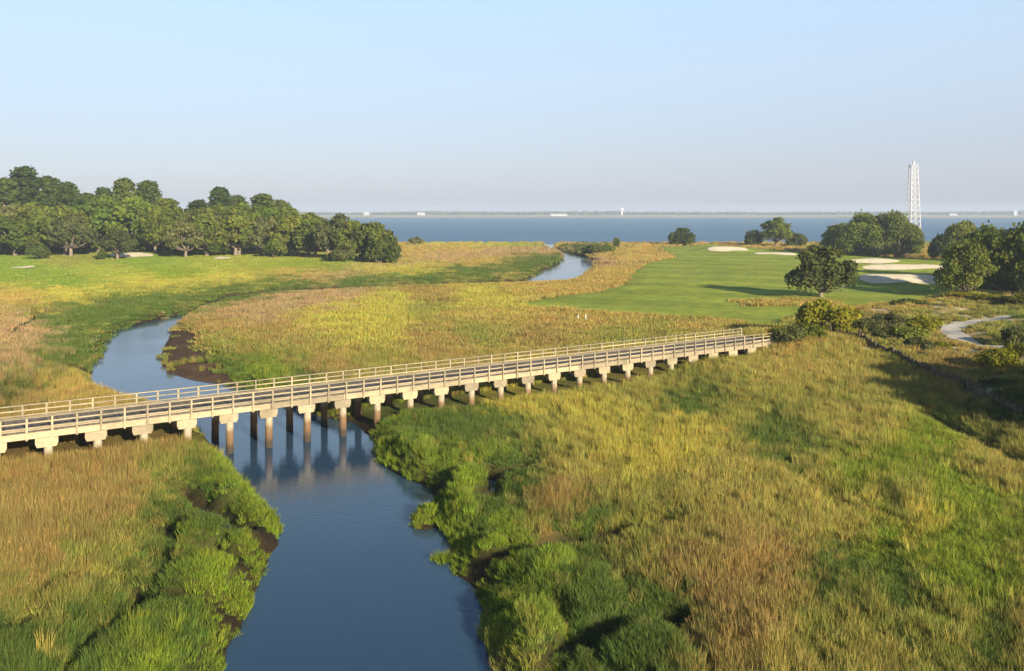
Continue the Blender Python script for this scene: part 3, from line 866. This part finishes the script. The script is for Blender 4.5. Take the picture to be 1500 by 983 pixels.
mids = [('oak', -30, 305, 70), ('dusty', 12, 300, 60), ('oak', 55, 296, 60), ('oak', 95, 300, 56), ('bright', 145, 281, 66), ('bright', 196, 284, 60), ('oak', 240, 290, 56), ('dusty', 278, 302, 50), ('oak', 312, 296, 56), ('oak', 350, 297, 56), ('bright', 385, 298, 56), ('oak', 420, 302, 56), ('oak', 452, 311, 50), ('dusty', 480, 318, 46)]
mlab = {145: 'bright green tree, lightest crown of the left wood', 196: 'second bright green tree, right beside the lightest crown', 385: 'bright green tree left of the falling treeline'}
for k, (kd_, px, top, w) in enumerate(mids):
    plant(kd_, px, 352 + 11 * ((k * 5) % 3), top, w * 1.3, mlab.get(px, '%s tree from the left in the middle row of the wood' % ordn[k]), GO)
for k, (kd_, px, top, w) in enumerate([('oak', 10, 318, 60), ('oak', 70, 322, 60), ('oak', 130, 318, 60), ('oak', 190, 322, 60), ('oak', 250, 318, 60), ('oak', 310, 322, 60), ('oak', 370, 320, 60), ('oak', 430, 322, 60), ('low', 490, 330, 60)]):
    plant(kd_, px, 400, top, w * 1.5, '%s low oak from the left in the dark behind the trunks' % ordn[k], 'low oaks in the dark of the left wood')
fronts = [('dusty', -20, 345, 325, 62, None), ('oak', 22, 345, 318, 60, 'dark oak with a low crown at the left frame edge'), ('dusty', 104, 345, 308, 56, 'oak with two pale trunks before the dark gap of the wood'),
          ('dusty', 172, 322, 333, 56, 'small pale grey green tree standing out on the lawn'), ('oak', 228, 345, 306, 50, 'oak with reddish trunk behind the long sand bunker'), ('dusty', 272, 335, 322, 46, 'slender trunked oak between the two lawn bunkers'),
          ('oak', 303, 345, 312, 52, None), ('oak', 345, 350, 306, 56, None), ('dusty', 388, 350, 312, 48, None), ('oak', 425, 345, 312, 52, 'oak above the light green bush at the wood edge'), ('oak', 462, 335, 316, 48, None),
          ('dusty', 490, 325, 311, 56, 'tall grey green oak near the right tip of the wood'), ('oak', 520, 322, 322, 50, 'oak left of the dark low oak that ends the wood')]
for k, (kd_, px, Y, top, w, lb) in enumerate(fronts):
    plant(kd_, px, Y, top, w * (1.25 if k != 3 else 1.0), lb or '%s tree from the left in the front row of the wood' % ordn[k], GF)
plant('low', 545, 312, 320, 84, 'dark dense oak, second from the right tip of the wood', GF)
plant('low', 562, 300, 345, 56, 'lowest dark oak at the right tip of the wood, reaching the meadow', GF)
GU = 'bushes along the left wood'
plant('darkshrub', 55, 322, 357, 34, 'dark round bush on the lawn at the left frame side', GU)
plant('darkshrub', 150, 318, 362, 14, 'small dark bush left of the small pale tree on the lawn', GU)
plant('shrub', 405, 335, 350, 42, 'light green bush at the foot of the wood edge oaks', GU)
plant('darkshrub', 320, 352, 352, 60, 'dark bush in the shade behind the slender trunks', GU)
plant('dustyshrub', 500, 306, 362, 40, 'grey green bush at the foot of the tall grey oak', GU)
plant('darkshrub', 240, 362, 350, 90, 'wide dark thicket under the trees behind the long bunker', GU)
plant('darkshrub', 110, 368, 350, 100, 'wide dark thicket in the gap behind the pale trunks', GU)
plant('dustyshrub', 607, 470, 347, 26, 'small brown bush alone at the bay shore right of the wood', name='shrub')
plant('darkshrub', 868, 372, 358, 34, 'dark bush at the head of the far creek bend')
plant('shrub', 888, 385, 357, 26, 'second bush right of the one at the far creek bend')
plant('darkshrub', 903, 430, 347, 12, 'tiny dark bush on the shoreline left of the fairway')
# right side
GR = 'oaks round the far fairway'
plant('low', 998, 470, 331, 48, 'small dark oak alone at the bay shore behind the fairway', GR)
plant('oak', 1137, 450, 318, 50, 'upright oak between the far bunkers and the bay', GR)
plant('low', 1103, 455, 334, 30, 'low dark oak left of the upright far oak', GR)
plant('low', 1168, 450, 340, 36, 'low oak right of the upright far oak', GR)
GD = 'oaks that merge into the broad dome'
plant('near', 1232, 365, 322, 60, 'left shoulder oak of the broad dome', GD)
plant('near', 1272, 372, 309, 80, 'centre left oak of the broad dome of foliage', GD)
plant('near', 1306, 366, 307, 76, 'centre oak of the dome, just left of the lattice tower', GD)
plant('near', 1332, 358, 324, 48, 'right shoulder oak of the dome under the lattice tower', GD)
plant('near', 1262, 352, 324, 84, 'low front oak of the broad dome, left of the pale bush', GD)
plant('near', 1318, 346, 326, 70, 'low front oak of the broad dome, right of the pale bush', GD)
plant('dustyshrub', 1300, 335, 354, 42, 'pale bush in front of the broad dome of oaks')
GG = 'large oaks at the right edge'
plant('low', 1378, 330, 338, 36, 'dark low oak in the gap right of the dome', GG)
plant('near', 1410, 310, 317, 62, 'round oak right of the lattice tower', GG)
plant('near', 1450, 225, 326, 84, 'oak behind the big right hand oaks', GG)
plant('near', 1416, 178, 349, 88, 'oak at the left end of the big right hand oaks, nearest the oval bunker', GG)
plant('near', 1446, 186, 334, 104, 'lowest of the big oaks, second from the oval bunker', GG)
plant('near', 1480, 183, 330, 112, 'big oak at the right frame edge, in front', GG)
plant('near', 1526, 178, 316, 116, 'big oak cut by the right frame edge', GG)
plant('near', 1590, 185, 320, 116, 'big oak just past the right frame edge', GG)
plant('lone', 1202, 178, 354, 106, 'dark oak standing alone on the right of the fairway')
plant('myrtle', 1211, 120, 437, 92, 'large yellow green bush below the lone oak')
plant('darkshrub', 1330, 158, 437, 50, 'dark low bush between the lone oak and the cart path')
GY_ = 'yellow green bushes below the right oaks'
plant('myrtle', 1410, 172, 427, 62, 'yellow green bush left of its row below the right oaks', GY_)
plant('myrtle', 1455, 165, 430, 62, 'middle yellow green bush of the row below the right oaks', GY_)
plant('myrtle', 1498, 160, 430, 60, 'yellow green bush at the right frame edge below the oaks', GY_)
plant('darkshrub', 1432, 178, 424, 60, 'dark bush behind the row of yellow green bushes', GY_)
GB = 'bushes on the sandy bank'
plant('myrtle', 1143, 112, 478, 40, 'bush at the right end of the bridge', GB)
plant('myrtle', 1172, 115, 480, 34, 'bush between the bridge end and the large yellow bush', GB)
plant('dustyshrub', 1345, 104, 492, 46, 'grey green bush in the middle of the sandy bank', GB)
plant('myrtle', 1376, 106, 499, 36, 'yellow bush just below the bend of the cart path', GB)
plant('myrtle', 1462, 93, 508, 58, 'large bush beside the bulkhead near the right frame edge', GB)
plant('dustyshrub', 1440, 98, 522, 44, 'grey bush left of the large bush by the bulkhead', GB)
plant('myrtle', 1500, 100, 500, 60, 'bush cut by the right frame edge below the cart path', GB)
plant('dustyshrub', 1290, 118, 478, 40, 'grey bush right of the large yellow green bush', GB)
plant('darkshrub', 1255, 112, 496, 34, 'dark bush behind the left end of the bulkhead', GB)
plant('dustyshrub', 1215, 107, 494, 40, 'grey bush under the large yellow green bush', GB)
plant('darkshrub', 1310, 100, 518, 36, 'dark bush at the middle of the bulkhead', GB)
for k, (px, Y, top, wd) in enumerate([(1240, 113, 500, 30), (1272, 110, 505, 36), (1335, 102, 520, 42), (1365, 99, 528, 44), (1398, 96, 538, 46), (1425, 92, 546, 50), (1475, 86, 556, 60)]):
    plant(('darkshrub', 'dustyshrub')[k % 2], px, Y, top, wd, '%s low bush from the left in the row above the bulkhead' % ordn[k], 'low bushes above the bulkhead')
for k, (px, Y, h_, w_) in enumerate([(1160, 104, 2.4, 4.5), (1190, 106, 2.0, 4.0), (1228, 116, 2.2, 4.5), (1268, 124, 2.0, 5), (1300, 130, 2.4, 5), (1330, 112, 2.2, 4.6), (1352, 122, 2.6, 5.5), (1495, 112, 2.6, 5)]):
    plant(('dustyshrub', 'shrub', 'myrtle', 'dustyshrub')[k % 4], 0, 0, 0, 0, '%s bush from the left among the scattered bushes of the sandy rough' % ordn[k], 'scattered bushes in the sandy rough', name='shrub', xy=atY(px, Y), h=h_, w=w_)
# trees past the right edge of the frame, whose shade falls on the corner of the marsh
GS = 'oaks past the right edge shading the marsh'
for k, (x_, y_, h_, w_) in enumerate([(56, 63, 12, 16), (62, 53, 13, 18), (70, 44, 13, 18), (68, 68, 12, 16), (58, 74, 11, 13)]):
    plant('near', 0, 0, 0, 0, '%s oak past the right frame edge, shading the marsh corner' % ordn[k], GS, xy=(x_, y_), h=h_, w=w_)

# ------------------------------------------------------------------ lattice tower
tx, ty = atY(1338, 480); tz = gz(tx, ty)
tw = empty('lattice_tower', (tx, ty, tz)); tag(tw, 'tall white steel lattice tower behind the domed oaks', 'tower')
TH = 44.5
def hw(z): return 3.0 - 1.35 * z / TH
MB().box(-4.6, 4.6, -4.6, 4.6, -.5, .4).build('footing', M['concrete'], tw)
for sx in (-1, 1):
    for sy in (-1, 1):
        MB().bar((sx * hw(0), sy * hw(0), .41), (sx * hw(TH), sy * hw(TH), TH), .32).build('leg', M['tower'], tw)
brc = MB(); lv = [.5 + (TH - 1.2) * (i / 14.) for i in range(15)]
for i, z in enumerate(lv):
    a = hw(z); cs = [(-a, -a), (a, -a), (a, a), (-a, a)]
    for k in range(4):
        p, q = cs[k], cs[(k + 1) % 4]
        brc.bar((*p, z), (*q, z), .16)
        if i < len(lv) - 1:
            b = hw(lv[i + 1]); ds = [(-b, -b), (b, -b), (b, b), (-b, b)]
            brc.bar((*p, z), (*ds[(k + 1) % 4], lv[i + 1]), .13); brc.bar((*q, z), (*ds[k], lv[i + 1]), .13)
brc.build('bracing', M['tower'], tw)
pf = MB().box(-1.9, 1.9, -1.9, 1.9, TH + .01, TH + .25)
for sx in (-1, 1):
    for sy in (-1, 1): pf.box(sx * 1.75 - .07, sx * 1.75 + .07, sy * 1.75 - .07, sy * 1.75 + .07, TH + .252, TH + 1.4)
pf.build('platform', M['tower'], tw)
MB().tube([(0, 0, TH + .252), (0, 0, TH + 2.2)], [.8, .7], 12).build('lantern', M['tower'], tw)
lad = MB()
for s in (-.3, .3): lad.bar((s, -hw(0) * .96, .45), (s, -hw(TH) * .96, TH), .12)
for i in range(60): z = 1 + i * .72; lad.bar((-.3, -hw(z) * .96, z), (.3, -hw(z) * .96, z), .08)
lad.build('ladder', M['tower'], tw)

# ------------------------------------------------------------------ far shore
xs = np.linspace(-7000, 7000, 240); rows = [2740, 2760, 3000, 3800, 4600, 5600]
V = []
for j, yr in enumerate(rows):
    for x_ in xs:
        dy = 160 * (fbm(np.array([x_ * .0012]), np.array([j * .1]), 7)[0] - .5) * (1 if j < 3 else .2)
        V.append((x_, yr + dy, (-1.0, .4, 1.2, 1.5, 2.0, 2.0)[j]))
I = np.arange(len(V)).reshape(len(rows), len(xs))
Fq = np.stack([I[:-1, :-1].ravel(), I[:-1, 1:].ravel(), I[1:, 1:].ravel(), I[1:, :-1].ravel()], 1)
fm, nt = new_mat('far_marsh'); tc = N(nt, 'ShaderNodeTexCoord')
principled(nt, ramp(nt, noise(nt, tc.outputs['Object'], .004, 4), [(.3, (.26, .22, .13)), (.7, (.42, .36, .22))]), .95, .05)
tag(link('far_shore', np_mesh('far_shore', V, Fq, True), fm), 'low pale marsh shore on the far side of the bay', 'shore', kind='structure')
# far wood: one mass of crowns that nobody could count
r = np.random.default_rng(5); n = 5200
bx = r.random(n) * 13000 - 6500; by = 4300 + r.random(n) * 500
hh = 7 + 17 * fbm(bx * .0022, by * .001, 12) + 5 * r.random(n)
blobs = []
ico = [(0, 0, 1), (.9, 0, .45), (.28, .85, .45), (-.72, .53, .45), (-.72, -.53, .45), (.28, -.85, .45), (.95, .3, -.6), (-.1, 1, -.6), (-1, 0, -.6), (-.1, -1, -.6), (.8, -.6, -.6)]
fi = [(0, 1, 2), (0, 2, 3), (0, 3, 4), (0, 4, 5), (0, 5, 1), (1, 6, 2), (2, 6, 7), (2, 7, 3), (3, 7, 8), (3, 8, 4), (4, 8, 9), (4, 9, 5), (5, 9, 10), (5, 10, 1), (1, 10, 6)]
ico = np.array(ico); w = 9 + 8 * r.random(n)
V = (ico[None] * np.stack([w, w, hh * .5], 1)[:, None, :] + np.stack([bx, by, 1.6 + hh * .45], 1)[:, None, :] + r.normal(size=(n, 11, 3)) * 1.2).reshape(-1, 3)
Fq = (np.array(fi)[None] + (np.arange(n) * 11)[:, None, None]).reshape(-1, 3)
fw = np_mesh('far_wood', V, Fq, True); vflt(fw, 'rnd', np.repeat(r.random(n), 11))
tag(link('far_wood', fw, M['dark']), 'thin dark line of woods along the far shore of the bay', 'woods', kind='stuff')

def far_building(px, Y, w, d, h, roof_h, label, rz=.1):
    x_, y_ = atY(px, Y)
    o = empty('distant_building', (x_, y_, 1.5), rz); tag(o, label, 'building', 'white buildings on the far shore')
    MB().box(-w / 2, w / 2, -d / 2, d / 2, -.5, h).build('wall', M['farwall'], o)
    m_ = MB(); a, b = w / 2 + .6, d / 2 + .6
    m_.v = [(-a, -b, h + .02), (a, -b, h + .02), (a, b, h + .02), (-a, b, h + .02), (-a, 0, h + roof_h), (a, 0, h + roof_h)]; m_.r = [.5] * 6
    m_.f = [(0, 1, 5, 4), (2, 3, 4, 5), (0, 4, 3), (1, 2, 5), (0, 3, 2, 1)]
    m_.build('roof', M['roof'], o)
    dm = MB()
    for i in range(max(2, int(w / 9))):
        xx = -w / 2 + (i + .5) * w / max(2, int(w / 9)); dm.box(xx - 1.2, xx + 1.2, -d / 2 - .06, -d / 2 - .01, h * .3, h * .7)
    dm.build('window', M['bay'], o)
far_building(537, 4150, 26, 18, 12, 5, 'white far shore building just right of the left wood')
far_building(617, 4150, 38, 18, 10, 4, 'white far shore building above the small shore bush')
far_building(818, 3500, 70, 20, 6, 3, 'longest and lowest white building on the far shore')
far_building(1486, 4100, 18, 18, 20, 4, 'tall white far shore building near the right frame edge')
far_building(1395, 3900, 36, 18, 6, 3, 'low white far shore building right of the lattice tower')
x_, y_ = atY(911, 4200)
wt = empty('water_tower', (x_, y_, 1.5)); tag(wt, 'small white water tower on the far shore skyline', 'water tower')
MB().tube([(0, 0, -.5), (0, 0, 3), (0, 0, 24)], [4.5, 3, 2.6], 12).build('column', M['white'], wt, True)
MB().tube([(0, 0, 24.02), (0, 0, 27), (0, 0, 31), (0, 0, 34), (0, 0, 35.5)], [2.8, 8, 9.5, 7, 1.5], 16).build('tank', M['white'], wt, True)

# ------------------------------------------------------------------ air
HZ = 1.6e-4
hm = MB().box(-7600, 7600, -120, 6000, -3.2, 52).build('haze', None)
m, nt = new_mat('haze_air'); o = N(nt, 'ShaderNodeOutputMaterial'); pv = N(nt, 'ShaderNodeVolumePrincipled')
pv.inputs['Color'].default_value = (.74, .86, 1.0, 1); pv.inputs['Density'].default_value = HZ; pv.inputs['Anisotropy'].default_value = 0.0
nt.links.new(pv.outputs[0], o.inputs['Volume']); hm.data.materials.append(m)
tag(hm, 'thin summer haze over the marsh and the bay', 'haze', kind='stuff')

# ------------------------------------------------------------------ light, sky, camera
SUN_EL = math.radians(18.5)
sdir = Vector((.56, -.83, 0)).normalized()           # towards the sun, seen from above
w = bpy.data.worlds.new('World'); S.world = w; w.use_nodes = True; nt = w.node_tree
bg = nt.nodes['Background']; sky = nt.nodes.new('ShaderNodeTexSky'); sky.sky_type = 'NISHITA'; sky.sun_disc = False
sky.sun_elevation = SUN_EL; sky.sun_rotation = math.atan2(sdir.x, sdir.y)
sky.air_density = 1.0; sky.dust_density = 1.0; sky.ozone_density = 3.0; sky.altitude = 0
tc = N(nt, 'ShaderNodeTexCoord'); sp = N(nt, 'ShaderNodeSeparateXYZ'); nt.links.new(tc.outputs['Generated'], sp.inputs[0])
veil = ramp(nt, mapr(nt, sp.outputs[2], 0, .7, 0, 1), [(0, (.355, .365, .485)), (.09, (.41, .42, .52)), (.22, (.485, .55, .645)), (.36, (.475, .635, .80)), (.62, (.15, .25, .40)), (1, (.06, .11, .21))])
vs = mixc(nt, 1.0, veil, (5.9, 5.9, 5.9), 'MULTIPLY')                 # thin high veil, bright low down
both = mixc(nt, 1.0, mixc(nt, 1.0, sky.outputs[0], (.35, .35, .35), 'MULTIPLY'), vs, 'ADD')
nt.links.new(both, bg.inputs[0]); bg.inputs[1].default_value = .084
sl = bpy.data.lights.new('sun', 'SUN'); sl.energy = 5.0; sl.angle = math.radians(.5); sl.color = (1, .885, .70)
so = bpy.data.objects.new('sun', sl); C.objects.link(so)
to = Vector((sdir.x * math.cos(SUN_EL), sdir.y * math.cos(SUN_EL), math.sin(SUN_EL)))
so.rotation_euler = to.to_track_quat('Z', 'Y').to_euler(); so.location = to * 100

cam = bpy.data.cameras.new('camera'); co = bpy.data.objects.new('camera', cam); C.objects.link(co)
co.location = (0, 0, HC); co.rotation_euler = (math.radians(90), 0, 0)
cam.sensor_width = 36; cam.lens = 36 * FPX / 1500; cam.shift_y = -(491.5 - YH) / 1500
cam.clip_start = .5; cam.clip_end = 20000
S.camera = co
S.render.engine = 'CYCLES'
S.cycles.max_bounces = 5; S.cycles.diffuse_bounces = 2; S.cycles.glossy_bounces = 2; S.cycles.transmission_bounces = 2; S.cycles.volume_bounces = 0; S.cycles.transparent_max_bounces = 4
S.cycles.use_denoising = True
S.view_settings.view_transform = 'Standard'; S.view_settings.look = 'None'; S.view_settings.gamma = 1; S.view_settings.exposure = 1.0
S.render.resolution_x = 1024; S.render.resolution_y = 671
